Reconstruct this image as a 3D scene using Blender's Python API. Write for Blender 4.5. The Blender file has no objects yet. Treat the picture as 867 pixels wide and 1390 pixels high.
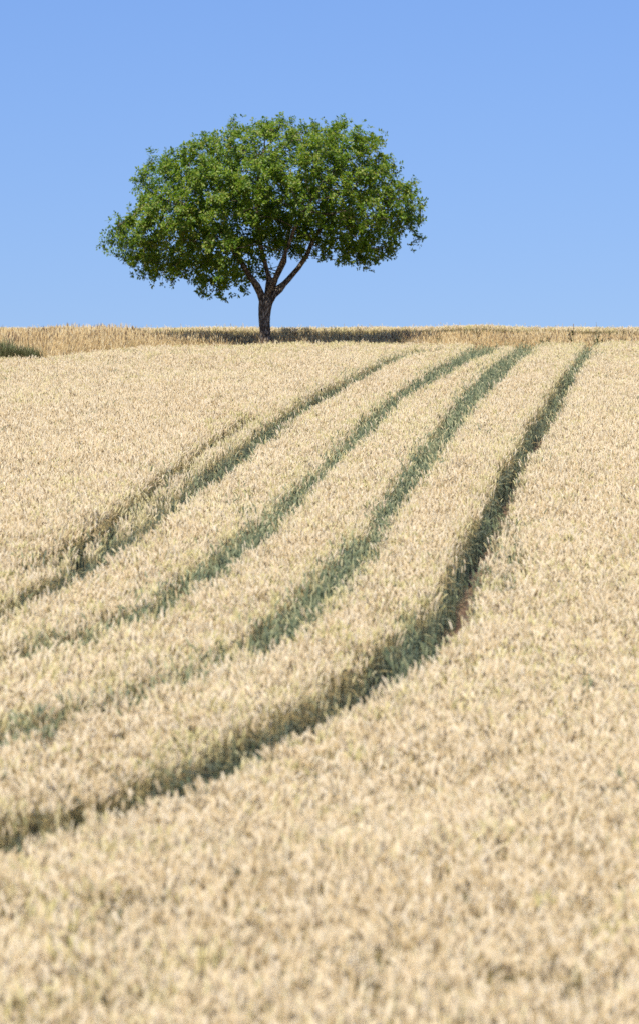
import bpy, math, random
import numpy as np
from mathutils import Vector, Matrix, kdtree

random.seed(7); RNG = np.random.default_rng(7)
scene = bpy.context.scene
COL = scene.collection
F = 4500.0; W0, H0 = 867.0, 1390.0
YH = 1090.0                      # picture row of the level line
TILT = math.atan((YH - H0/2)/F)

# ------------------------------------------------------------------ helpers
def tag(o, label=None, cat=None, group=None, kind=None):
    if label: o['label'] = label
    if cat: o['category'] = cat
    if group: o['group'] = group
    if kind: o['kind'] = kind
    return o

def mesh_from(name, V, Fc, mats, mi=None, attrs=None, smooth=False):
    """V (n,3), Fc list/array of faces (all the same length or a list of lists)"""
    me = bpy.data.meshes.new(name)
    V = np.asarray(V, dtype=np.float32)
    if isinstance(Fc, np.ndarray):
        k = Fc.shape[1]; n = Fc.shape[0]
        me.vertices.add(len(V)); me.vertices.foreach_set('co', V.ravel())
        me.loops.add(n*k); me.loops.foreach_set('vertex_index', Fc.astype(np.int32).ravel())
        me.polygons.add(n)
        me.polygons.foreach_set('loop_start', np.arange(0, n*k, k, dtype=np.int32))
        me.polygons.foreach_set('loop_total', np.full(n, k, dtype=np.int32))
        me.update(calc_edges=True)
    else:
        me.from_pydata(V.tolist(), [], [list(f) for f in Fc])
    for m in mats: me.materials.append(m)
    if mi is not None: me.polygons.foreach_set('material_index', np.asarray(mi, dtype=np.int32))
    for an, av in (attrs or {}).items():
        a = me.attributes.new(an, 'FLOAT', 'POINT'); a.data.foreach_set('value', np.asarray(av, dtype=np.float32))
    if smooth: me.polygons.foreach_set('use_smooth', np.ones(len(me.polygons), dtype=bool))
    me.update()
    return me

def link(name, me, parent=None):
    o = bpy.data.objects.new(name, me); COL.objects.link(o)
    if parent: o.parent = parent
    return o

def empty(name, loc):
    o = bpy.data.objects.new(name, None); COL.objects.link(o); o.location = loc
    o.empty_display_size = .3
    return o

def sstep(t):
    t = np.clip(t, 0, 1); return t*t*(3-2*t)

# value noise for placement
_NT = RNG.random((256, 256))
def vnoise(x, y):
    x = np.asarray(x, float); y = np.asarray(y, float)
    xi = np.floor(x).astype(int); yi = np.floor(y).astype(int)
    fx = sstep(x-xi); fy = sstep(y-yi)
    a = _NT[xi % 256, yi % 256]; b = _NT[(xi+1) % 256, yi % 256]
    c = _NT[xi % 256, (yi+1) % 256]; d = _NT[(xi+1) % 256, (yi+1) % 256]
    return (a*(1-fx)+b*fx)*(1-fy)+(c*(1-fx)+d*fx)*fy

# ------------------------------------------------------------------ terrain
CAN = 0.85                       # height of the ripe crop
SL, H = 0.18, 4.1
def plane_g(y): return SL*y - H - CAN
_ex = np.array([-60, -12, -8.7, -7.6, -6.6, -5.0, -2.3, 1.5, 5, 9.5, 14, 60.])
_ey = np.array([88, 88.5, 89.6, 90.2, 93.5, 98.0, 99.8, 101, 99.5, 101.5, 102, 102.])
def edge(x): return np.interp(x, _ex, _ey)
def crest(x, y):
    c = 14.2 + 0.125*(np.clip(y, 60, 110)-104) + 0.02*(np.clip(y, 110, 116)-110) + 0.035*np.exp(-((x-5.3)/1.3)**2)*sstep((y-106)/3)
    return c - 0.03*np.maximum(y-116, 0)
def ground(x, y):
    x = np.asarray(x, float); y = np.asarray(y, float)
    p = plane_g(y) + 0.72*sstep((y-edge(x))/2.2)
    c = crest(x, y)
    k = 0.10
    h = np.clip(0.5+0.5*(c-p)/k, 0, 1)
    g = c*(1-h)+p*h - k*h*(1-h)
    bank = -1.62 - 0.00*y
    t = sstep((y-6.5)/6.5)
    return np.where(y < 14, bank*(1-t)+np.maximum(plane_g(y), -2.75)*t, g)

def to_px(x, y, z):
    """world -> photo pixel"""
    ct, st = math.cos(TILT), math.sin(TILT)
    d = y*ct + z*st; u = -y*st + z*ct
    return W0/2 + F*x/d, H0/2 - F*u/d

def from_px(px, py, d):
    """photo pixel at world distance y=d -> x,z"""
    ct, st = math.cos(TILT), math.sin(TILT)
    a = (px-W0/2)/F; b = (H0/2-py)/F
    # ray dir = (a, ct - b*st, st + b*ct)
    k = d/(ct - b*st)
    return a*k, (st + b*ct)*k

# ------------------------------------------------------------------ tractor tracks (upper edge, lower edge as traced rows)
TR = {
 4: ([(800,458),(792,470),(760,510),(722,562),(687,622),(652,688),(612,766),(577,829),(544,853),(511,886),(475,910),(430,937),(400,952),(300,1000),(221,1040),(138,1066),(52,1092),(0,1108),(-160,1160)],
     [(811,458),(804,472),(777,512),(754,560),(728,597),(699,643),(680,698),(650,765),(621,827),(582,883),(550,904),(511,926),(475,950),(433,968),(402,984),(300,1028),(221,1068),(118,1097),(52,1125),(0,1145),(-160,1200)]),
 3: ([(706,458),(696,472),(653,505),(610,553),(578,596),(535,648),(500,709),(466,740),(421,787),(373,827),(318,877),(248,909),(200,923),(160,941),(93,957),(41,977),(0,987),(-160,1022)],
     [(738,458),(723,473),(664,526),(615,585),(578,637),(540,682),(500,749),(466,790),(414,840),(366,870),(304,898),(221,927),(194,934),(163,948),(93,963),(41,984),(0,994),(-160,1030)]),
 2: ([(660,460),(637,473),(583,502),(524,542),(486,575),(443,618),(395,661),(349,702),(304,734),(286,754),(248,778),(200,814),(145,845),(69,869),(0,881),(-160,905)],
     [(690,462),(660,480),(605,505),(545,542),(502,583),(454,626),(413,668),(380,704),(345,733),(311,760),(269,788),(231,815),(187,840),(131,857),(69,877),(0,888),(-160,913)]),
 1: ([(590,469),(574,472),(523,484),(477,505),(426,530),(375,562),(334,590),(278,628),(242,660),(173,707),(128,738),(66,780),(0,814),(-160,890)],
     [(600,474),(583,477),(555,481),(500,505),(440,541),(394,571),(338,613),(288,650),(228,692),(194,724),(149,753),(104,780),(62,803),(0,829),(-160,908)]),
 0: ([(345,562),(325,572),(283,602),(240,633),(187,674),(149,701),(125,720),(69,752),(31,772)],
     [(352,563),(338,571),(292,600),(242,640),(187,683),(149,710),(125,728),(69,757),(31,775)]),
 5: ([(712,700),(706,717),(694,761),(686,795)], [(714,702),(710,717),(700,761),(691,796)]),
}
def polyx(pts, y):
    p = sorted(pts, key=lambda q: q[1]); return np.interp(y, [q[1] for q in p], [q[0] for q in p])
def px_world(px, py):
    """photo pixel on the crop's upper surface -> world x,y"""
    lo = np.full_like(np.asarray(px, float), 12.); hi = np.full_like(lo, 106.)
    for _ in range(40):
        m = (lo+hi)/2
        x, z = from_px(px, py, m)
        below = z < plane_g(m)+CAN          # ray already below the surface -> nearer hit
        hi = np.where(below, m, hi); lo = np.where(below, lo, m)
        # surface rises faster than the ray, so the ray is above it in front of the hit
    return x, m
# the crop surface rises with distance: a ray above the surface near by dips under it further out
TW = {}
for k, (a, b) in TR.items():
    A = np.array(a, float); B = np.array(b, float)
    n = 160
    def resamp(P):
        x, y = px_world(P[:, 0], P[:, 1])
        s = np.r_[0, np.cumsum(np.hypot(np.diff(x), np.diff(y)))]
        t = np.linspace(0, s[-1], n)
        return np.c_[np.interp(t, s, x), np.interp(t, s, y)]
    TW[k] = (resamp(A), resamp(B))

def track_dist(x, y, k):
    """signed fraction: <0 inside the band; else metres to it. Evaluated through the two edge lines x(y)."""
    L, R = TW[k]
    yl = L[:, 1]; yr = R[:, 1]
    o = np.argsort(yl); xl = np.interp(y, yl[o], L[o, 0])
    o2 = np.argsort(yr); xr = np.interp(y, yr[o2], R[o2, 0])
    ymin = max(yl.min(), yr.min()); ymax = min(yl.max(), yr.max())
    # slope of the track to turn the sideways distance into a true one
    o3 = o; sl = np.interp(y, yl[o][:-1], np.diff(L[o, 0])/np.maximum(np.diff(yl[o]), 1e-3))
    c = 1/np.sqrt(1+sl*sl)
    out = np.maximum(xl - x, x - xr)*c
    out = np.where((y > ymax) | (y < ymin), 9.0, out)
    return out, xl - x, x - xr

# ------------------------------------------------------------------ materials
def new_mat(name):
    m = bpy.data.materials.new(name); m.use_nodes = True
    nt = m.node_tree; nt.nodes.clear()
    return m, nt
def N(nt, t, **kw):
    n = nt.nodes.new(t)
    for k, v in kw.items():
        if k.startswith('i_'):
            key = k[2:]; key = int(key) if key.isdigit() else key.replace('_', ' ')
            n.inputs[key].default_value = v
        else: setattr(n, k, v)
    return n
def ramp(nt, src, stops):
    r = nt.nodes.new('ShaderNodeValToRGB')
    e = r.color_ramp.elements
    while len(e) > 1: e.remove(e[-1])
    e[0].position = stops[0][0]; e[0].color = (*stops[0][1], 1)
    for p, c in stops[1:]:
        q = e.new(p); q.color = (*c, 1)
    nt.links.new(src, r.inputs[0]); return r.outputs[0]

def plant_mat(name, stops, rough=.6, transl=.25, spec=.3, noise_amt=.35, patch=None, tcol=None):
    m, nt = new_mat(name); L = nt.links
    at = N(nt, 'ShaderNodeAttribute', attribute_name='pr')
    oi = N(nt, 'ShaderNodeObjectInfo')
    ad = N(nt, 'ShaderNodeMath', operation='ADD'); L.new(at.outputs['Fac'], ad.inputs[0])
    ml = N(nt, 'ShaderNodeMath', operation='MULTIPLY'); L.new(oi.outputs['Random'], ml.inputs[0]); ml.inputs[1].default_value = .7
    L.new(ml.outputs[0], ad.inputs[1])
    fr = N(nt, 'ShaderNodeMath', operation='FRACT'); L.new(ad.outputs[0], fr.inputs[0])
    # slow patches across the field, in world space
    geo = N(nt, 'ShaderNodeNewGeometry')
    nz = N(nt, 'ShaderNodeTexNoise'); nz.inputs['Scale'].default_value = .22; nz.inputs['Detail'].default_value = 3
    L.new(geo.outputs['Position'], nz.inputs['Vector'])
    mm = N(nt, 'ShaderNodeMapRange'); L.new(nz.outputs['Fac'], mm.inputs[0])
    mm.inputs[1].default_value = .3; mm.inputs[2].default_value = .7; mm.inputs[3].default_value = -noise_amt/2; mm.inputs[4].default_value = noise_amt/2
    a2 = N(nt, 'ShaderNodeMath', operation='ADD'); L.new(fr.outputs[0], a2.inputs[0]); L.new(mm.outputs[0], a2.inputs[1]); a2.use_clamp = True
    col = ramp(nt, a2.outputs[0], stops)
    p = N(nt, 'ShaderNodeBsdfPrincipled'); p.inputs['Roughness'].default_value = rough
    p.inputs['Specular IOR Level'].default_value = spec
    L.new(col, p.inputs['Base Color'])
    out = N(nt, 'ShaderNodeOutputMaterial')
    if transl > 0:
        t = N(nt, 'ShaderNodeBsdfTranslucent'); mx = N(nt, 'ShaderNodeMixShader'); mx.inputs[0].default_value = transl
        if tcol:
            mc = N(nt, 'ShaderNodeMix', data_type='RGBA', blend_type='MULTIPLY'); mc.inputs[0].default_value = 1
            L.new(col, mc.inputs[6]); mc.inputs[7].default_value = (*tcol, 1); L.new(mc.outputs[2], t.inputs[0])
        else: L.new(col, t.inputs[0])
        L.new(p.outputs[0], mx.inputs[1]); L.new(t.outputs[0], mx.inputs[2]); L.new(mx.outputs[0], out.inputs[0])
    else: L.new(p.outputs[0], out.inputs[0])
    return m

M = {}
M['ear'] = plant_mat('ripe_ear', [(0, (.68, .53, .29)), (.2, (.77, .63, .39)), (.55, (.82, .695, .475)), (.85, (.86, .76, .56)), (1, (.76, .66, .38))], .6, .34)
M['ear_y'] = plant_mat('yellowing_ear', [(0, (.52, .47, .20)), (.4, (.66, .57, .27)), (.75, (.74, .63, .34)), (1, (.80, .70, .44))], .55, .22)
M['ear_g'] = plant_mat('green_ear', [(0, (.10, .135, .075)), (.4, (.20, .23, .12)), (.8, (.34, .35, .18)), (1, (.60, .52, .29))], .55, .15)
M['straw'] = plant_mat('straw_stem', [(0, (.42, .35, .13)), (.5, (.56, .44, .20)), (1, (.62, .50, .28))], .5, .15)
M['stem_g'] = plant_mat('green_stem', [(0, (.09, .14, .10)), (.5, (.19, .25, .17)), (1, (.36, .36, .20))], .5, .15)
M['blade_g'] = plant_mat('blue_green_blade', [(0, (.045, .062, .040)), (.4, (.10, .125, .08)), (.7, (.20, .22, .145)), (.86, (.40, .36, .16)), (1, (.55, .40, .16))], .45, .3, .4)
M['blade_d'] = plant_mat('dry_blade', [(0, (.40, .27, .12)), (.5, (.58, .43, .20)), (1, (.64, .50, .30))], .6, .3)
M['grass'] = plant_mat('dry_verge_grass', [(0, (.46, .31, .14)), (.3, (.66, .48, .22)), (.65, (.76, .60, .32)), (1, (.80, .69, .44))], .6, .25, noise_amt=.4)
M['grass_g'] = plant_mat('green_verge_grass', [(0, (.14, .15, .06)), (.6, (.24, .24, .10)), (1, (.36, .32, .15))], .6, .25)
M['weed_g'] = plant_mat('weed_green', [(0, (.12, .14, .06)), (.6, (.24, .27, .12)), (1, (.46, .42, .22))], .6, .25)
M['weed_d'] = plant_mat('weed_dark_green', [(0, (.07, .11, .035)), (.6, (.12, .17, .06)), (1, (.22, .24, .10))], .6, .2)
M['weed_b'] = plant_mat('weed_brown', [(0, (.07, .045, .03)), (.6, (.13, .08, .05)), (1, (.22, .15, .09))], .8, .0)
M['leaf'] = plant_mat('tree_leaf', [(0, (.062, .125, .008)), (.35, (.122, .215, .010)), (.7, (.185, .285, .014)), (.93, (.24, .32, .028)), (1, (.27, .29, .05))], .42, .50, .45, noise_amt=.3, tcol=(1.3, 1.3, .5))

def soil_mat(name, c0, c1, c2, bump=.5, scale=6):
    m, nt = new_mat(name); L = nt.links
    geo = N(nt, 'ShaderNodeNewGeometry')
    nz = N(nt, 'ShaderNodeTexNoise'); nz.inputs['Scale'].default_value = scale; nz.inputs['Detail'].default_value = 8; nz.inputs['Roughness'].default_value = .65
    L.new(geo.outputs['Position'], nz.inputs['Vector'])
    col = ramp(nt, nz.outputs['Fac'], [(.3, c0), (.5, c1), (.7, c2)])
    p = N(nt, 'ShaderNodeBsdfPrincipled'); p.inputs['Roughness'].default_value = .95; p.inputs['Specular IOR Level'].default_value = .15
    L.new(col, p.inputs['Base Color'])
    b = N(nt, 'ShaderNodeBump'); b.inputs['Strength'].default_value = bump; b.inputs['Distance'].default_value = .03
    L.new(nz.outputs['Fac'], b.inputs['Height']); L.new(b.outputs[0], p.inputs['Normal'])
    out = N(nt, 'ShaderNodeOutputMaterial'); L.new(p.outputs[0], out.inputs[0])
    return m
M['soil'] = soil_mat('field_soil', (.15, .10, .06), (.22, .15, .09), (.30, .22, .13))
M['rut'] = soil_mat('rut_soil', (.09, .055, .035), (.15, .095, .06), (.23, .16, .10), 1.0, 9)

def bark_mat():
    m, nt = new_mat('bark'); L = nt.links
    tc = N(nt, 'ShaderNodeTexCoord')
    mp = N(nt, 'ShaderNodeMapping'); mp.inputs['Scale'].default_value = (1, 1, .28); L.new(tc.outputs['Object'], mp.inputs[0])
    v = N(nt, 'ShaderNodeTexVoronoi', feature='DISTANCE_TO_EDGE'); v.inputs['Scale'].default_value = 17; L.new(mp.outputs[0], v.inputs['Vector'])
    nz = N(nt, 'ShaderNodeTexNoise'); nz.inputs['Scale'].default_value = 5; nz.inputs['Detail'].default_value = 7; L.new(tc.outputs['Object'], nz.inputs['Vector'])
    mu = N(nt, 'ShaderNodeMath', operation='MULTIPLY'); L.new(v.outputs['Distance'], mu.inputs[0]); mu.inputs[1].default_value = 3.5
    ad = N(nt, 'ShaderNodeMath', operation='MULTIPLY_ADD'); L.new(nz.outputs['Fac'], ad.inputs[0]); ad.inputs[1].default_value = 1.3; L.new(mu.outputs[0], ad.inputs[2])
    sb = N(nt, 'ShaderNodeMath', operation='SUBTRACT'); L.new(ad.outputs[0], sb.inputs[0]); sb.inputs[1].default_value = .45; sb.use_clamp = True
    col = ramp(nt, sb.outputs[0], [(0, (.025, .018, .014)), (.35, (.07, .05, .037)), (.65, (.15, .115, .085)), (1, (.30, .25, .19))])
    p = N(nt, 'ShaderNodeBsdfPrincipled'); p.inputs['Roughness'].default_value = .9; p.inputs['Specular IOR Level'].default_value = .2
    L.new(col, p.inputs['Base Color'])
    b = N(nt, 'ShaderNodeBump'); b.inputs['Strength'].default_value = .9; b.inputs['Distance'].default_value = .03
    L.new(sb.outputs[0], b.inputs['Height']); L.new(b.outputs[0], p.inputs['Normal'])
    out = N(nt, 'ShaderNodeOutputMaterial'); L.new(p.outputs[0], out.inputs[0])
    return m
M['bark'] = bark_mat()

# ------------------------------------------------------------------ ground sheet
def axis(parts):
    out = []
    for a, b, s in parts:
        out += list(np.arange(a, b, s))
    out.append(parts[-1][1])
    return np.array(sorted(set(np.round(out, 4))))
xs = axis([(-3000, -600, 400), (-600, -120, 80), (-120, -30, 10), (-30, 30, .6), (30, 120, 10), (120, 600, 80), (600, 3000, 400)])
ys = axis([(-600, -60, 90), (-60, 0, 10), (0, 20, .5), (20, 86, 3), (86, 116, .4), (116, 200, 6), (200, 800, 60), (800, 4000, 400)])
GX, GY = np.meshgrid(xs, ys)
GZ = ground(GX, GY)
V = np.c_[GX.ravel(), GY.ravel(), GZ.ravel()]
nx = len(xs); ny = len(ys)
ii, jj = np.meshgrid(np.arange(nx-1), np.arange(ny-1))
b0 = (jj*nx+ii).ravel()
Fq = np.c_[b0, b0+1, b0+nx+1, b0+nx]
g = link('ground', mesh_from('ground', V, Fq, [M['soil']], smooth=True))
tag(g, 'brown soil of the sloping field, mostly hidden by the crop', kind='structure')

for k in (4, 3, 2, 1, 0):
    L_, R_ = TW[k]
    n = len(L_); m = 5
    V = []
    for i in range(n):
        for j in range(m):
            t = j/(m-1)
            x = L_[i, 0]*(1-t)+R_[i, 0]*t; y = L_[i, 1]*(1-t)+R_[i, 1]*t
            V.append((x, y, float(ground(x, y))+.012+.05*abs(t-.5)*2*(.6+.4*math.sin(i*1.7+k))))
    V = np.array(V)
    ii, jj = np.meshgrid(np.arange(m-1), np.arange(n-1)); b0 = (jj*m+ii).ravel()
    o = link('track', mesh_from('track', V, np.c_[b0, b0+1, b0+m+1, b0+m], [M['rut']], smooth=True))
    tag(o, kind='structure')

# ------------------------------------------------------------------ plant clumps
class PB:
    def __init__(s): s.V = []; s.F = []; s.m = []; s.a = []
    def tube(s, pts, rad, sides, mats, pr):
        """pts list of Vector, rad list, mats per segment"""
        base = len(s.V); n = len(pts)
        up = Vector((.31, .95, .1))
        for i, p in enumerate(pts):
            t = (pts[min(i+1, n-1)]-pts[max(i-1, 0)]).normalized()
            u = t.cross(up).normalized(); v = t.cross(u)
            for q in range(sides):
                a = 2*math.pi*q/sides
                s.V.append(p+(u*math.cos(a)+v*math.sin(a))*rad[i]); s.a.append(pr)
        for i in range(n-1):
            for q in range(sides):
                q2 = (q+1) % sides
                s.F.append((base+i*sides+q, base+i*sides+q2, base+(i+1)*sides+q2, base+(i+1)*sides+q)); s.m.append(mats[i])
    def blade(s, p0, d0, length, width, droop, mat, pr, seg=4, twist=0.):
        base = len(s.V); p = Vector(p0); d = Vector(d0).normalized()
        for i in range(seg+1):
            t = i/seg
            w = width*(1-t**1.6)*(.55+.45*min(1, t*4)) + .0006
            side = d.cross(Vector((0, 0, 1)))
            if side.length < 1e-3: side = Vector((1, 0, 0))
            side.normalize(); side.rotate(Matrix.Rotation(twist*t, 3, d))
            s.V.append(p-side*w); s.V.append(p+side*w); s.a += [pr, pr]
            d = (d + Vector((0, 0, -droop/seg))).normalized()
            p = p + d*(length/seg)
        for i in range(seg):
            b = base+2*i; s.F.append((b, b+1, b+3, b+2)); s.m.append(mat)
    def mesh(s, name, mats):
        return mesh_from(name, np.array([tuple(v) for v in s.V]), s.F, mats, s.m, {'pr': s.a}, smooth=False)

def ear(pb, p, d, L, R, mat, pr):
    """a spindle of staggered spikelets, bending over with its own weight"""
    n = 9; pts = []; rad = []
    dd = Vector(d).normalized(); q = Vector(p)
    for i in range(n):
        t = i/(n-1)
        env = math.sin(math.pi*min(1, .12+.80*t))**.6
        r = R*env*(1.0 if i % 2 else .72)
        if i == 0: r = R*.35
        if i == n-1: r = R*.12
        pts.append(q.copy()); rad.append(r)
        dd = (dd+Vector((dd.x*.10, dd.y*.10, -.045))).normalized(); q = q+dd*(L/(n-1))
    pb.tube(pts, rad, 5, [mat]*(n-1), pr)
    return q

def wheat(seed, kind):
    """a tuft of about ten plants; material slots 0 ear 1 upper stem 2 lower stem 3 green blade 4 dry blade"""
    r = random.Random(seed); pb = PB(); thk = 1.35 if kind == 'edge' else 1.0
    n = {'edge': 9}.get(kind, 19)
    if kind == 'edge': R0 = .075
    else: R0 = .10
    for i in range(n):
        pr = r.random()
        a = r.random()*6.283; rr = math.sqrt(r.random())*R0
        b = Vector((rr*math.cos(a), rr*math.sin(a), -.03))
        ht = {'ripe': r.gauss(.775, .035), 'yellow': r.gauss(.77, .035), 'green': r.gauss(.56, .09), 'edge': r.gauss(.76, .05)}[kind]
        lean = Vector((r.gauss(0, .055), r.gauss(0, .055), 0))
        top = b+lean+Vector((0, 0, ht+.03-.0))
        ctrl = b+lean*.25+Vector((0, 0, ht*.55))
        pts = []
        for t in (0, .35, .62, .82, 1):
            pts.append(b*(1-t)**2+ctrl*2*t*(1-t)+top*t*t)
        pb.tube(pts, [.0022*thk, .002*thk, .0017*thk, .0015*thk, .0013*thk], 3, {'green': [2, 2, 2, 1], 'edge': [2, 2, 2, 1]}.get(kind, [2, 2, 1, 1]), pr)
        d = (pts[-1]-pts[-2]).normalized()
        nod = abs(r.gauss(0, .31)); az = r.gauss(0.6, 1.5)
        d = (d+Vector((math.cos(az)*nod, math.sin(az)*nod, 0))).normalized()
        ear(pb, top, d, r.uniform(.07, .10), r.uniform(.0080, .0100), 0, pr)
        # leaves: bluish green low down, drying flag leaf on top
        for f, m, ln in ((.22, 3, .22), (.42, 3, .26), (.60, 3, .24), (.78, 4 if (kind == 'ripe' and r.random() < .5) else 3, .20)):
            if r.random() < ((.45 if f < .5 else .25) if kind != 'edge' else .25): continue
            k = int(f*4.99); p = pts[k].lerp(pts[min(k+1, 4)], .4)
            az = r.random()*6.283; el = r.uniform(.5, 1.5)
            pb.blade(p, (math.cos(az), math.sin(az), el), ln*r.uniform(.7, 1.1), r.uniform(.004, .0065), r.uniform(.8, 2.2), m, (pr+r.random()*.5) % 1, 4, r.uniform(-2, 2))
    em = {'ripe': M['ear'], 'yellow': M['ear_y'], 'green': M['ear_g'], 'edge': M['ear_y'] if seed % 2 else M['ear']}[kind]
    return pb.mesh('wheat_tuft', [em, M['straw'] if kind != 'green' else M['stem_g'], M['stem_g'], M['blade_g'], M['blade_d']])

def scatter(name, points, variants, label, cat):
    """points: array x,y,z,rot,scale,hscale,variant"""
    P = np.asarray(points)
    me = bpy.data.meshes.new(name)
    me.vertices.add(len(P)); me.vertices.foreach_set('co', P[:, :3].astype(np.float32).ravel())
    for nm, c in (('rot', 3), ('sc', 4), ('hs', 5)):
        a = me.attributes.new(nm, 'FLOAT', 'POINT'); a.data.foreach_set('value', P[:, c].astype(np.float32))
    for nm, c in (('tx', 7), ('ty', 8)):
        a = me.attributes.new(nm, 'FLOAT', 'POINT'); a.data.foreach_set('value', P[:, c].astype(np.float32))
    a = me.attributes.new('var', 'INT', 'POINT'); a.data.foreach_set('value', P[:, 6].astype(np.int32))
    me.update()
    o = link(name, me)
    ng = bpy.data.node_groups.new(name, 'GeometryNodeTree')
    ng.interface.new_socket('Geometry', in_out='INPUT', socket_type='NodeSocketGeometry')
    ng.interface.new_socket('Geometry', in_out='OUTPUT', socket_type='NodeSocketGeometry')
    L = ng.links
    gi = ng.nodes.new('NodeGroupInput'); go = ng.nodes.new('NodeGroupOutput')
    jn = ng.nodes.new('GeometryNodeJoinGeometry')
    def attr(nm, t='FLOAT'):
        n = ng.nodes.new('GeometryNodeInputNamedAttribute'); n.data_type = t; n.inputs[0].default_value = nm; return n.outputs[0]
    rot = ng.nodes.new('ShaderNodeCombineXYZ'); L.new(attr('tx'), rot.inputs[0]); L.new(attr('ty'), rot.inputs[1]); L.new(attr('rot'), rot.inputs[2])
    scl = ng.nodes.new('ShaderNodeCombineXYZ'); s = attr('sc'); L.new(s, scl.inputs[0]); L.new(s, scl.inputs[1]); L.new(attr('hs'), scl.inputs[2])
    va = attr('var', 'INT')
    for i, vm in enumerate(variants):
        src = bpy.data.objects.new(name+'_tuft', vm)
        oi = ng.nodes.new('GeometryNodeObjectInfo'); oi.inputs['Object'].default_value = src; oi.inputs['As Instance'].default_value = False
        cp = ng.nodes.new('FunctionNodeCompare'); cp.data_type = 'INT'; cp.operation = 'EQUAL'
        L.new(va, cp.inputs['A'] if cp.inputs['A'].type == 'INT' else cp.inputs[2]); cp.inputs[3].default_value = i
        ip = ng.nodes.new('GeometryNodeInstanceOnPoints')
        L.new(gi.outputs[0], ip.inputs['Points']); L.new(cp.outputs[0], ip.inputs['Selection'])
        L.new(oi.outputs['Geometry'], ip.inputs['Instance']); L.new(rot.outputs[0], ip.inputs['Rotation']); L.new(scl.outputs[0], ip.inputs['Scale'])
        L.new(ip.outputs[0], jn.inputs[0])
    L.new(jn.outputs[0], go.inputs[0])
    md = o.modifiers.new('scatter', 'NODES'); md.node_group = ng
    tag(o, label, cat, kind='stuff')
    return o

def grid_points(x0, x1, y0, y1, sp, jit=.45):
    X, Y = np.meshgrid(np.arange(x0, x1, sp), np.arange(y0, y1, sp))
    X = X+RNG.uniform(-jit, jit, X.shape)*sp; Y = Y+RNG.uniform(-jit, jit, Y.shape)*sp
    return X.ravel(), Y.ravel()

SP = .155
X, Y = grid_points(-17, 17, 12.5, 103, SP)
keep = (np.abs(X) < .0965*Y+4.0) & (Y < edge(X)+.15*RNG.standard_normal(len(X)))
X, Y = X[keep], Y[keep]
inside = np.zeros(len(X), bool); dmin = np.full(len(X), 9.); green_in = np.zeros(len(X), bool); side = np.full(len(X), 9.)
kin = np.full(len(X), -1)
for k in TW:
    wob = .05*(vnoise(X*3+k*9, Y*1.5)-.5)*2+.035*RNG.standard_normal(len(X))
    d, l, r = track_dist(X, Y, k)
    gl, gr = {4: (.09, .15), 3: (.06, .09), 2: (.06, .11), 1: (.03, .14), 0: (.24, .07), 5: (.08, .08)}[k]
    ex = {4: .05*sstep((28-Y)/6), 3: .10*sstep((34-Y)/8), 2: .10*sstep((40-Y)/8), 1: .04*sstep((46-Y)/8)}.get(k, 0)
    c_ = np.where(np.maximum(l, r) != 0, d/np.where(np.abs(np.maximum(l, r)) < 1e-6, 1e-6, np.maximum(l, r)), 1)
    ins = (np.maximum(l*c_-gl-(ex if k != 1 else 0), r*c_-gr-ex*.6)+wob < 0) & (d < 5)
    kin = np.where(ins, k, kin); inside |= ins
    if k != 5: side = np.where((l > 0) & (l < side), l, side)
    dmin = np.where(k in (5,), dmin, np.minimum(dmin, np.maximum(d, 0)))
# drill rows run parallel to the tracks
# short dark gaps here and there along the drill direction
L4, R4 = TW[4]
lateral = X - np.interp(Y, L4[np.argsort(L4[:, 1]), 1], L4[np.argsort(L4[:, 1]), 0])
gap = (vnoise(lateral*3.2+40, Y*.42+3) > .90)
inside_gap = gap & ~inside
cropk = ~inside & ~inside_gap
# crop
Xc, Yc = X[cropk], Y[cropk]; dm = dmin[cropk]; sd = side[cropk]; lc = lateral[cropk]
hn = .93+.10*vnoise(Xc*.35, Yc*.25)+.05*vnoise(Xc*1.7, Yc*1.3)+.03*RNG.standard_normal(len(Xc))-.075*((lc/.47) % 1 < .36)*(.4+.8*vnoise(Xc*.4+5, Yc*.15))
ye = np.exp(-dm/.16)*.5 + np.exp(-sd/.5)*.18 + .30*vnoise(Xc*.5+9, Yc*.2)**2 + .35*sstep((Yc-86)/10)*vnoise(Xc*.6, Yc*.6+7) + .35*np.exp(-(edge(Xc)-Yc)/3)
# left foreground is less ripe
ye += .22*sstep((28-Yc)/10)*sstep((-Xc+.0)/2)
yel = RNG.random(len(Xc)) < np.clip(ye, 0, .9)
NR, NYV = 7, 5
var = np.where(yel, NR+RNG.integers(0, NYV, len(Xc)), RNG.integers(0, NR, len(Xc)))
tilt = .05
var = np.where(dm < .12+.08*(Yc < 34), NR+NYV+RNG.integers(0, 5, len(Xc)), var)
pts = np.c_[Xc, Yc, ground(Xc, Yc), RNG.uniform(0, 6.283, len(Xc)), RNG.uniform(.9, 1.12, len(Xc))*np.where(dm < .26, .72, 1), hn, var, RNG.normal(0, tilt, len(Xc)), RNG.normal(0, tilt, len(Xc))]
edge_v = [wheat(250+i, 'edge') for i in range(5)]; ripe_v = [wheat(100+i, 'ripe') for i in range(NR)]; yel_v = [wheat(200+i, 'yellow') for i in range(NYV)]; green_v = [wheat(300+i, 'green') for i in range(5)]
scatter('wheat_crop', pts, ripe_v+yel_v+edge_v, 'pale ripe wheat covering the slope on both sides of the tractor tracks', 'wheat')
print('crop tufts', len(pts))
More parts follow.
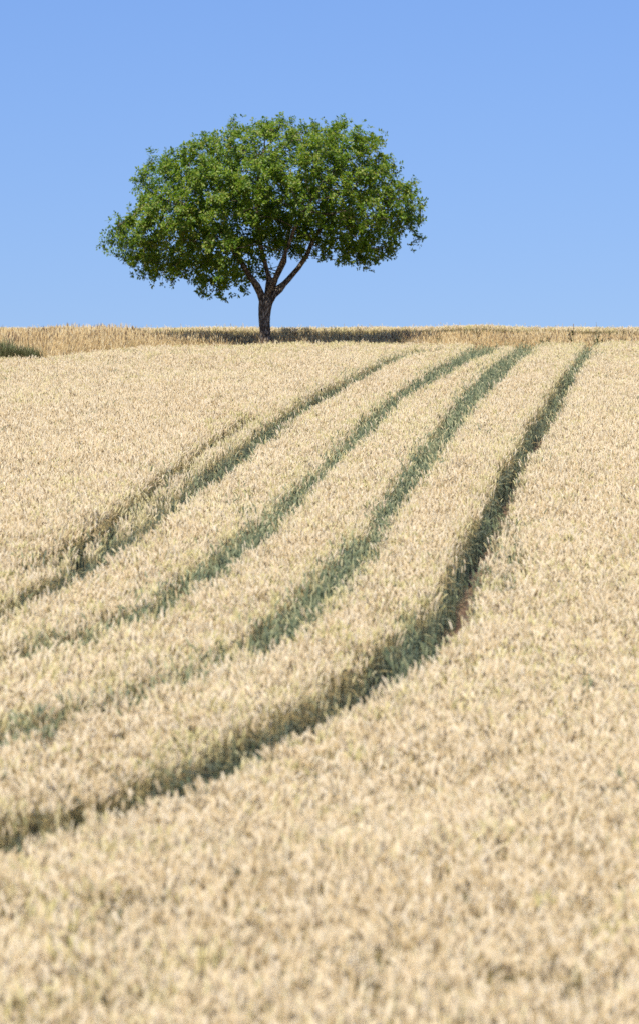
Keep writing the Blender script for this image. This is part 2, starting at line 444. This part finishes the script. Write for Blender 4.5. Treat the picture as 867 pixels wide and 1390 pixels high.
# green short wheat in the tracks
gi = inside & ((((kin == 3) | (kin == 2)) & (RNG.random(len(X)) < .85)) | (RNG.random(len(X)) < .04) | ((kin == 5) & (RNG.random(len(X)) < .5)))
far_thin = (kin == 4) & (Y > 84) & (RNG.random(len(X)) < .45)
gi |= far_thin & inside
gi |= inside & (kin == 1) & (RNG.random(len(X)) < .08+.4*(Y > 88))
gi |= inside_gap & (RNG.random(len(X)) < .5)
Xg, Yg = X[gi], Y[gi]
extra = 1
Xg = Xg+RNG.normal(0, .03, len(Xg))
hs = RNG.uniform(.6, 1.2, len(Xg))
ptsg = np.c_[Xg, Yg, ground(Xg, Yg), RNG.uniform(0, 6.283, len(Xg)), RNG.uniform(.85, 1.15, len(Xg)), hs, RNG.integers(0, 5, len(Xg)), RNG.normal(0, .10, len(Xg)), RNG.normal(0, .10, len(Xg))]
scatter('green_wheat', ptsg, green_v, 'short blue-green unripe wheat regrowing in the tractor tracks', 'wheat')
# field behind the verge
X, Y = grid_points(-18, 18, 107, 118, .16)
keep = (np.abs(X) < 15) & (Y > np.interp(X, [-15, -8, -4, 0, 15], [108.8, 108.6, 108.2, 108, 108])+.1*RNG.standard_normal(len(X)))
X, Y = X[keep], Y[keep]
hn = .97+.05*np.exp(-((X-5.2)/1.25)**2)+.06*vnoise(X*.6, Y*.3)+.02*RNG.standard_normal(len(X))
yel = RNG.random(len(X)) < .4
var = np.where(yel, NR+RNG.integers(0, NYV, len(X)), RNG.integers(0, NR, len(X)))
pts = np.c_[X, Y, ground(X, Y), RNG.uniform(0, 6.283, len(X)), RNG.uniform(.9, 1.12, len(X)), hn, var, RNG.normal(0, .05, len(X)), RNG.normal(0, .05, len(X))]
scatter('distant_wheat', pts, ripe_v+yel_v, 'far wheat field along the skyline behind the grass verge', 'wheat')

# ------------------------------------------------------------------ verge grass
def grass(seed, n, hmin, hmax, mats, spread=.14, heads=True):
    r = random.Random(seed); pb = PB()
    for i in range(n):
        a = r.random()*6.283; rr = math.sqrt(r.random())*spread
        b = Vector((rr*math.cos(a), rr*math.sin(a), -.03)); az = r.random()*6.283
        h = r.uniform(hmin, hmax); pr = r.random()
        pb.blade(b, (math.cos(az)*.25, math.sin(az)*.25, 1), h, r.uniform(.003, .006), r.uniform(.1, .9), 0, pr, 4, r.uniform(-1, 1))
        if heads and r.random() < .3:
            t = b+Vector((math.cos(az)*.1, math.sin(az)*.1, h*1.08))
            pb.tube([b, b.lerp(t, .6), t], [.0014, .0012, .001], 3, [0, 0], pr)
            d = (t-b).normalized()
            pb.tube([t, t+d*.04, t+d*.09, t+d*.13], [.001, .008, .006, .001], 4, [1, 1, 1], pr)
    return pb.mesh('grass_tuft', mats)
gv = [grass(400+i, 26, .22, .62, [M['grass'], M['grass']]) for i in range(5)] + [grass(420+i, 24, .2, .5, [M['grass_g'], M['grass']]) for i in range(2)] + [grass(440+i, 22, .25, .6, [M['grass'], M['weed_b']]) for i in range(2)]
X, Y = grid_points(-18, 18, 86, 109, .16)
keep = (Y > edge(X)+.1) & (Y < 108.2+.6*(X < -5)) & (np.abs(X) < 16)
bx = [(from_px(px, 470, d)[0], d) for px, d in ((-8, 92.3), (5, 91.7), (16, 92.4), (28, 91.8), (38, 92.4), (49, 92.0))]
for qx, qy in bx: keep &= ~((np.abs(X-qx) < .2) & (Y < qy+.3))
X, Y = X[keep], Y[keep]
pg = .03+.15*(vnoise(X*.9, Y*.7) > .6)
var = np.where(RNG.random(len(X)) < pg, 5+RNG.integers(0, 2, len(X)), np.where(RNG.random(len(X)) < .15, 7+RNG.integers(0, 2, len(X)), RNG.integers(0, 5, len(X))))
hn = (.70+.35*vnoise(X*.8+3, Y*.8))*(1+.15*(X < -5.5))
pts = np.c_[X, Y, ground(X, Y), RNG.uniform(0, 6.283, len(X)), RNG.uniform(.9, 1.2, len(X)), hn, var, RNG.normal(0, .08, len(X)), RNG.normal(0, .08, len(X))]
scatter('dry_grass', pts, gv, 'golden dry grass on the verge around the tree trunk', 'grass')
print('grass', len(pts))

# ------------------------------------------------------------------ weeds on the verge: things one can point at
def weed(seed, kind, h):
    """a list of stalks, each with its own leaves and seed head"""
    r = random.Random(seed); out = []
    ns = {'dock': 3, 'thistle': 4, 'bush': 15}[kind]
    for i in range(ns):
        st = PB(); fo = PB(); hd = PB()
        a = r.random()*6.283; rr = r.random()*(.06 if kind != 'bush' else .42)
        b = Vector((rr*math.cos(a), rr*math.sin(a), -.05)); hh = h*r.uniform(.62, 1.0)
        t = b+Vector((r.gauss(0, .06), r.gauss(0, .06), hh)); pr = r.random()
        c = b.lerp(t, .5)+Vector((r.gauss(0, .02), r.gauss(0, .02), 0))
        st.tube([b, c, t], [.008, .006, .003], 5, [0, 0], pr)
        for q in range(int(hh*(40 if kind != 'bush' else 90))):
            f = r.uniform(.08, .8); p = b.lerp(t, f); az = r.random()*6.283
            if kind == 'bush':
                fo.blade(b.lerp(t, r.uniform(0, .45)), (math.cos(az), math.sin(az), r.uniform(1.5, 5)), r.uniform(.25, .55)*hh, r.uniform(.005, .009), r.uniform(.2, 1.2), 0, r.random(), 4); continue
            fo.blade(p, (math.cos(az), math.sin(az), r.uniform(.5, 2.0)), r.uniform(.10, .24)*(1.15-f), r.uniform(.012, .024), r.uniform(.6, 1.6), 0, r.random(), 3)
        if kind != 'bush' or r.random() < .4:
            pts = []; rd = []
            for q in range(13):
                f = .70+.33*q/12
                pts.append(c.lerp(t, (f-.5)*2)+Vector((r.gauss(0, .006), r.gauss(0, .006), 0))); rd.append((.016 if q % 2 else .007)*(1.1-q/14)*(.6 if kind == 'thistle' else 1))
            hd.tube(pts, rd, 6, [0]*12, r.random())
        out.append((st.mesh('stalk', [M['weed_g']]), fo.mesh('foliage', [M['weed_g' if kind == 'bush' else 'weed_d']]), hd.mesh('seed_head', [M['weed_b']]) if hd.V else None))
    return out
wm = {(k, i): weed(500+i*7+len(k), k, 1.0) for k in ('dock', 'thistle', 'bush') for i in range(3)}
def put_weed(name, px, d, toppx, kind, i, label, cat, group=None, wide=1.0):
    x, zt = from_px(px, toppx, d); zg = float(ground(x, d)); h = max(.3, zt-zg)
    e = empty(name, (x, d, zg)); tag(e, label, cat, group)
    e.scale = (wide*1.3, wide*1.3, h*1.06); e.rotation_euler.z = px
    for st, fo, hd in wm[(kind, i)]:
        o = link('stalk', st, e)
        link('foliage', fo, o)
        if hd: link('seed_head', hd, o)
    return e
WG = 'tall weeds standing in the verge grass'
for (px, d, tp, k, i, lab) in [
    (491, 101.7, 447, 'thistle', 0, 'leafy green weed in the shaded verge, nearer the trunk of the two right of it'),
    (538, 101.8, 448, 'thistle', 1, 'leafy green weed in the verge above the top of the left track'),
    (596, 101.9, 446, 'dock', 0, 'thin brown-topped weed in the verge left of the skyline rise'),
    (650, 102.1, 443, 'dock', 1, 'brown-headed weed in the verge under the low rise on the skyline'),
    (711, 101.8, 448, 'dock', 2, 'single dark upright weed above the third track'),
    (734, 101.7, 449, 'thistle', 2, 'green weed left one of a close pair right of the third track'),
    (743, 101.9, 450, 'dock', 0, 'brown weed right one of a close pair right of the third track'),
    (773, 101.9, 440, 'dock', 1, 'tall thin weed reaching the skyline left of the rightmost track'),
    (809, 102.1, 437, 'thistle', 0, 'tallest leafy weed on the right, breaking the skyline'),
    (823, 101.9, 446, 'thistle', 1, 'leafy dark weed just right of the tallest skyline weed'),
    (846, 102.2, 440, 'dock', 2, 'tall brown weed near the right end of the verge'),
    (858, 101.9, 449, 'thistle', 2, 'low leafy weed at the right end of the verge'),
    (57, 101.2, 441, 'dock', 0, 'brown-headed weed against the skyline on the left'),
    (75, 98.0, 450, 'dock', 1, 'brown seeding weed in the broad golden grass on the left'),
    (103, 99.0, 447, 'dock', 2, 'dark brown seed stalk in the golden grass, left one of two'),
    (119, 99.4, 446, 'dock', 1, 'dark brown seed stalk in the golden grass, right one of two'),
    (226, 102.5, 443, 'thistle', 1, 'low green weed where the shade of the tree begins on the left')]:
    put_weed('weed', px, d, tp, k, i, lab, 'weed', WG)
BG = 'dark green grass clumps at the left end of the verge'
for (px, d, tp, i, w, lab) in [
    (-8, 92.3, 453, 0, .9, 'dark green grass clump cut by the left edge of the picture'),
    (5, 91.7, 458, 1, .8, 'dark green grass clump just inside the left edge of the picture'),
    (16, 92.4, 454, 2, .8, 'tallest of the dark green grass clumps, third from the left edge'),
    (28, 91.8, 459, 0, .8, 'dark green grass clump with brown seed stalks, third from the right of its row'),
    (38, 92.4, 464, 1, .7, 'dark green grass clump second from the right end of its row'),
    (49, 92.0, 470, 2, .55, 'lowest grass clump ending the dark green row on its right')]:
    put_weed('grass_clump', px, d, tp, 'bush', i, lab, 'grass clump', BG, w)

# ------------------------------------------------------------------ the tree
TD = 101.3
def TP(px, py, dy=0.):
    x, z = from_px(px, py, TD+0.0)
    return Vector((x, TD+dy, z))
tx, _ = from_px(360, 462, TD); tz = float(ground(tx, TD))
base = Vector((tx, TD, tz))
tree = empty('tree', base)
tag(tree, 'lone broad-crowned green tree on the grassy crest of the field', 'tree')

OUT = [(154,332),(166,302),(182,287),(194,258),(192,242),(206,232),(218,218),(240,205),(265,191),(290,187),(318,177),(345,172),(357,171),(376,164),(400,167),(440,169),(460,166),(472,178),(500,183),(517,193),(522,217),(536,242),(550,264),(568,285),(562,300),(554,315),(540,325),(534,336),(513,342),(512,352),(496,356),(478,350),(460,343),(440,348),(425,340),(412,334),(396,340),(384,344),(372,338),(352,345),(345,362),(330,378),(312,392),(298,398),(290,388),(275,372),(262,368),(247,380),(236,370),(216,376),(206,366),(188,357),(170,345)]
OA = np.array(OUT, float); OA = (OA-np.array([362, 270]))*np.array([.99, .965])+np.array([362, 275])
def in_poly(px, py):
    c = np.zeros(px.shape, bool); n = len(OA); j = n-1
    for i in range(n):
        xi, yi = OA[i]; xj, yj = OA[j]
        c ^= ((yi > py) != (yj > py)) & (px < (xj-xi)*(py-yi)/(yj-yi+1e-9)+xi); j = i
    return c
def dist_poly(px, py):
    d = np.full(px.shape, 1e9); n = len(OA)
    for i in range(n):
        a = OA[i]; b = OA[(i+1) % n]; ab = b-a
        t = np.clip(((px-a[0])*ab[0]+(py-a[1])*ab[1])/(ab@ab), 0, 1)
        d = np.minimum(d, np.hypot(px-a[0]-t*ab[0], py-a[1]-t*ab[1]))
    return d
# clump centres through the crown's volume, most of them close to its surface
RNG = np.random.default_rng(21)
cpx = RNG.uniform(150, 575, 60000); cpy = RNG.uniform(150, 402, 60000)
ok = in_poly(cpx, cpy); cpx, cpy = cpx[ok], cpy[ok]
D = dist_poly(cpx, cpy); hd = 3.6*np.sqrt(np.clip(1-(1-np.clip(D/115, 0, 1))**2, 0, 1))
u = RNG.uniform(-1, 1, len(cpx)); rad = np.abs(u)
keep = RNG.random(len(cpx)) < (hd/3.6)*np.clip(.10+.90*rad**2.5, 0, 1)+.10
cpx, cpy, hd, u = cpx[keep], cpy[keep], hd[keep], u[keep]
cx = (cpx-W0/2)/F*TD; cy = hd*u; 
cxx, czz = from_px(cpx, cpy, np.full(len(cpx), TD)); 
CP = np.c_[cxx, TD+cy*.98-.15, czz]

# raise the middle of the underside front and back so the limbs stay visible below the crown
low = (CP[:, 2] < tz+2.2) & (np.abs(CP[:, 1]-TD) > 1.2) & (np.abs(CP[:, 0]-tx) < 1.5)
CP = CP[~low]
sel = []
kd = None
order = RNG.permutation(len(CP)); cent = []
for i in order:
    p = CP[i]
    if len(cent) == 0 or np.min(np.sum((np.array(cent)-p)**2, axis=1)) > (.40 if p[1] < TD+.5 else .54)**2: cent.append(p)
    if len(cent) > 1500: break
cent = np.array(cent)
print('clumps', len(cent))
att = []
for c in cent:
    n = RNG.integers(2, 6); s = RNG.uniform(.12, .24)
    if c[2]-tz < 2.9 and c[2]-tz > 1.9 and abs(c[0]-tx) < 2.2 and c[1] < TD: n += 2
    att.append(c+RNG.normal(0, 1, (n, 3))*np.array([s*1.2, s*1.2, s*.8]))
for (px, py, dy) in [(143,323,0),(150,330,0),(205,208,0),(212,213,.2),(191,240,0),(196,252,.1),(375,161,.2),(372,165,0),(330,180,.1),(461,164,0),(458,171,0),(500,180,0),(573,287,0),(521,195,.1),(524,225,0),(300,400,-.3),(305,393,-.2),(246,384,0),(212,378,.1),(497,362,0),(482,358,.1),(452,356,0),(520,350,.1),(548,318,0),(358,380,.3),(352,372,.2),(361,366,.4),(400,163,.2),(430,166,0),(413,352,.3)]:
    p = TP(px, py, dy); att.append(np.array([p[:]])+RNG.normal(0, .05, (2, 3)))
att = np.concatenate(att)
# skeleton: trunk and limbs
def resample(pts, step=.16):
    out = [pts[0]]
    for a, b in zip(pts[:-1], pts[1:]):
        n = max(1, int((b-a).length/step))
        for i in range(1, n+1): out.append(a.lerp(b, i/n))
    return out
nodes = []; parent = []; limb = []
def add_chain(pts, par, lid):
    for p in pts:
        nodes.append(p); parent.append(par); limb.append(lid); par = len(nodes)-1
    return par
trunk_pts = resample([base+Vector((0, 0, -.15)), TP(359.5, 450), TP(359, 430), TP(360, 418), TP(361.5, 408)])
ftop = add_chain(trunk_pts, -1, 0)
fork = nodes[ftop]
LIMBS = [
 (1, ftop-1, [TP(354,398,-.05), TP(349,388,-.12), TP(341,378,-.2), TP(333,366,-.3), TP(323,350,-.4), TP(308,325,-.6), TP(285,300,-.7), TP(255,285,-.9)]),
 (2, ftop-1, [TP(371,400,.0), TP(380,391,.05), TP(392,378,.1), TP(405,362,.15), TP(416,345,.2), TP(424,325,.25), TP(440,300,.3), TP(465,275,.5)]),
 (3, ftop, [TP(367,396,.15), TP(372,382,.3), TP(379,366,.5), TP(386,350,.7), TP(387,332,.9), TP(392,300,1.3), TP(400,260,1.6), TP(405,225,1.7)]),
 (4, ftop, [TP(364,394,.05), TP(366,378,.0), TP(361,362,-.1), TP(356,345,-.3), TP(352,325,-.6), TP(350,290,-1.0), TP(352,245,-1.3), TP(360,210,-1.1)]),
 (5, ftop, [TP(366,395,-.15), TP(372,384,-.4), TP(378,372,-.8), TP(388,352,-1.3), TP(400,325,-1.8), TP(415,300,-2.3)]),
]
for lid, st, pts in LIMBS:
    add_chain(resample([nodes[st]]+pts)[1:], st, lid)
thick_n = len(nodes)
STEP, INF, KILL = .17, 3.2, .24
A = [Vector(a) for a in att]; alive = list(range(len(A)))
for it in range(70):
    kdt = kdtree.KDTree(len(nodes))
    for i, p in enumerate(nodes):
        if i > len(trunk_pts)+3: kdt.insert(p, i)
    kdt.balance()
    pull = {}; nxt = []
    for ai in alive:
        co, i, d = kdt.find(A[ai])
        if d < KILL: continue
        nxt.append(ai)
        if d < INF: pull.setdefault(i, []).append((A[ai]-co).normalized())
    alive = nxt
    if not pull: break
    for i, vs in pull.items():
        v = Vector((0, 0, 0))
        for q in vs: v += q
        v = v.normalized()*1.0 + Vector((RNG.normal(0, .16), RNG.normal(0, .16), RNG.normal(0, .10)+.04))
        p0 = nodes[i]
        if parent[i] >= 0:
            v += (p0-nodes[parent[i]]).normalized()*.35
        v.normalize()
        nodes.append(p0+v*STEP); parent.append(i); limb.append(limb[i])
print('tree nodes', len(nodes), 'left', len(alive))
ch = [[] for _ in nodes]
for i, p in enumerate(parent):
    if p >= 0: ch[p].append(i)
rad = [0.]*len(nodes); tipd = [0]*len(nodes)
for i in range(len(nodes)-1, -1, -1):
    if not ch[i]: rad[i] = .0055; tipd[i] = 0
    else:
        rad[i] = sum(rad[c]**2.35 for c in ch[i])**(1/2.35)+.0002; tipd[i] = 1+max(tipd[c] for c in ch[i])
# pin the trunk and limb girths to what the photograph shows
def px2m(p): return p*TD/F
for i in range(len(trunk_pts)):
    t = i/(len(trunk_pts)-1)
    rad[i] = px2m(7.4+.2*t) + .10*max(0, .28-t)**1.0 + px2m(2.2)*max(0, (t-.75)/.25)
s0 = len(trunk_pts)
W_ = {1: 5.2, 2: 5.6, 3: 4.2, 4: 4.0, 5: 3.8}
cnt = {}
for i in range(s0, thick_n):
    cnt.setdefault(limb[i], []).append(i)
for lid, idx in cnt.items():
    for q, i in enumerate(idx):
        t = q/len(idx); r_ = px2m(W_[lid]*(1-.62*t))
        rad[i] = max(min(rad[i], r_), r_*.75) if q > 3 else r_*1.05
def bark_tubes(ids, sides_big=10):
    V = []; Fq = []
    idset = set(ids); done = set()
    starts = [i for i in ids if parent[i] not in idset or True]
    def tube(chain):
        n = len(chain); big = max(rad[c] for c in chain)
        sd = sides_big+4 if big > .1 else (8 if big > .03 else 4)
        b = len(V); up = Vector((0, 1, .05))
        for k, i in enumerate(chain):
            p = nodes[i]; a = nodes[chain[max(k-1, 0)]]; c = nodes[chain[min(k+1, n-1)]]
            t = (c-a).normalized()
            u = t.cross(up)
            if u.length < .05: u = t.cross(Vector((1, 0, 0)))
            u.normalize(); v = t.cross(u)
            r = rad[i]
            if k == 0 and n > 1: r = min(rad[i], rad[chain[1]]*1.5)
            for q in range(sd):
                an = 2*math.pi*q/sd
                rr = r*(1+(.10*math.sin(an*3+p.z*2.1)+.06*math.sin(an*5-p.z*5)) if r > .05 else r and 1.0) if r > .05 else r
                V.append(p+(u*math.cos(an)+v*math.sin(an))*rr)
        for k in range(n-1):
            for q in range(sd):
                q2 = (q+1) % sd
                Fq.append((b+k*sd+q, b+k*sd+q2, b+(k+1)*sd+q2, b+(k+1)*sd+q))
    stack = []
    for i in sorted(ids):
        if parent[i] not in idset: stack.append(([parent[i]] if parent[i] >= 0 else [], i))
    while stack:
        pre, i = stack.pop(); chain = list(pre)
        while True:
            chain.append(i)
            cs = [c for c in ch[i] if c in idset]
            if not cs: break
            cs.sort(key=lambda c: -rad[c])
            for c in cs[1:]: stack.append(([i], c))
            i = cs[0]
        if len(chain) > 1: tube(chain)
    return np.array([tuple(v-base) for v in V]), np.array(Fq)
tn = list(range(len(trunk_pts)))
V, Fq = bark_tubes(tn)
link('trunk', mesh_from('trunk', V, Fq, [M['bark']], smooth=True), tree)
for lid in (1, 2, 3, 4, 5):
    ids = [i for i in range(s0, len(nodes)) if limb[i] == lid]
    V, Fq = bark_tubes(ids)
    link('limb', mesh_from('limb', V, Fq, [M['bark']], smooth=True), tree)
# leaves: sprays of leaflets on every thin twig
cen = np.array([tx, TD, tz+3.6])
LV = []; LF = []; LA = []
leaf_shape = np.array([(0, 0, 0), (.30, .42, .05), (.30, -.42, .05), (.68, .36, .02), (.68, -.36, .02), (1, 0, -.08), (.34, 0, -.05), (.70, 0, -.07)])
# faces: two halves folded along the midrib
lf = [(0, 1, 6), (0, 6, 2), (1, 3, 7), (1, 7, 6), (6, 7, 4), (6, 4, 2), (3, 5, 7), (7, 5, 4)]
ros_p = []; ros_d = []; ros_l = []
for i in range(thick_n, len(nodes)):
    if tipd[i] > 5: continue
    k = 5 if tipd[i] <= 2 else 3
    d = (nodes[i]-nodes[parent[i]]).normalized()
    for q in range(k):
        ros_p.append(np.array(nodes[i][:])+RNG.normal(0, .10, 3)); ros_d.append(np.array(d[:])); ros_l.append(limb[i])
ros_p = np.array(ros_p); ros_d = np.array(ros_d); nR = len(ros_p)
print('rosettes', nR)
per = 11
P = np.repeat(ros_p, per, 0); Dd = np.repeat(ros_d, per, 0)
outw = P-cen; outw /= np.linalg.norm(outw, axis=1)[:, None]
axis_ = Dd*.5+outw*.6+np.array([0, 0, .25]); axis_ /= np.linalg.norm(axis_, axis=1)[:, None]
rv = RNG.normal(0, 1, P.shape); rv -= (rv*axis_).sum(1)[:, None]*axis_; rv /= np.linalg.norm(rv, axis=1)[:, None]
dirn = rv+axis_*RNG.uniform(-.15, .9, len(P))[:, None]; dirn /= np.linalg.norm(dirn, axis=1)[:, None]
nrm = axis_*.7+np.array([-.1, -.45, .65])+RNG.normal(0, .38, P.shape)
nrm -= (nrm*dirn).sum(1)[:, None]*dirn; nrm /= np.linalg.norm(nrm, axis=1)[:, None]
sdv = np.cross(nrm, dirn)
off = RNG.uniform(.0, .06, len(P))[:, None]*dirn + RNG.uniform(-.05, .05, len(P))[:, None]*axis_
Ls = RNG.uniform(.066, .112, len(P)); Ws = Ls*RNG.uniform(.50, .66, len(P))
S = leaf_shape
VV = (P+off)[:, None, :] + dirn[:, None, :]*(S[None, :, 0:1]*Ls[:, None, None]) + sdv[:, None, :]*(S[None, :, 1:2]*Ws[:, None, None]) + nrm[:, None, :]*(S[None, :, 2:3]*Ls[:, None, None])
VV = VV.reshape(-1, 3)-np.array(base[:])
FFc = (np.arange(len(P))[:, None, None]*len(S)+np.array(lf)[None]).reshape(-1, 3)
prr = np.repeat(np.clip(np.repeat(RNG.random(nR), per)*.45+RNG.random(len(P))*.55, 0, 1), len(S))
cr = link('crown', mesh_from('crown', VV, FFc, [M['leaf']], attrs={'pr': prr}), tree)
print('leaves', len(P))

# ------------------------------------------------------------------ light and sky
SUN_EL, SUN_AZ = math.radians(47), math.radians(192)       # azimuth clockwise from +Y: behind and left of the camera
w = bpy.data.worlds.new('World'); scene.world = w; w.use_nodes = True
nt = w.node_tree; nt.nodes.clear()
sky = nt.nodes.new('ShaderNodeTexSky'); sky.sky_type = 'NISHITA'; sky.sun_disc = False
sky.sun_elevation = SUN_EL; sky.sun_rotation = SUN_AZ
sky.altitude = 0; sky.air_density = 2.0; sky.dust_density = 0; sky.ozone_density = 10
bg = nt.nodes.new('ShaderNodeBackground'); bg.inputs[1].default_value = .10
ow = nt.nodes.new('ShaderNodeOutputWorld')
tint = nt.nodes.new('ShaderNodeMix'); tint.data_type = 'RGBA'; tint.blend_type = 'MULTIPLY'; tint.inputs[0].default_value = 1
tint.inputs[7].default_value = (.62, .65, .95, 1); nt.links.new(sky.outputs[0], tint.inputs[6])
nt.links.new(tint.outputs[2], bg.inputs[0]); nt.links.new(bg.outputs[0], ow.inputs[0])
sl = bpy.data.lights.new('sun', 'SUN'); sl.energy = 4.8; sl.angle = math.radians(.53); sl.color = (1, .945, .85)
so = bpy.data.objects.new('sun', sl); COL.objects.link(so)
sd = Vector((math.sin(SUN_AZ)*math.cos(SUN_EL), math.cos(SUN_AZ)*math.cos(SUN_EL), math.sin(SUN_EL)))
so.rotation_euler = sd.to_track_quat('Z', 'Y').to_euler(); so.location = (-20, -30, 60)

cam = bpy.data.cameras.new('camera'); co = bpy.data.objects.new('camera', cam); COL.objects.link(co)
cam.sensor_fit = 'HORIZONTAL'; cam.sensor_width = 24; cam.lens = 24*F/W0
co.location = (0, 0, 0); co.rotation_euler = (math.pi/2+TILT, 0, 0)
cam.clip_start = .1; cam.clip_end = 8000
cam.dof.use_dof = True; cam.dof.focus_distance = 70; cam.dof.aperture_fstop = 2.4
scene.camera = co
scene.view_settings.view_transform = 'Standard'; scene.view_settings.look = 'None'
scene.view_settings.exposure = 0.56; scene.view_settings.gamma = 1
scene.cycles.max_bounces = 6; scene.cycles.transmission_bounces = 3; scene.cycles.diffuse_bounces = 4
scene.cycles.use_denoising = False
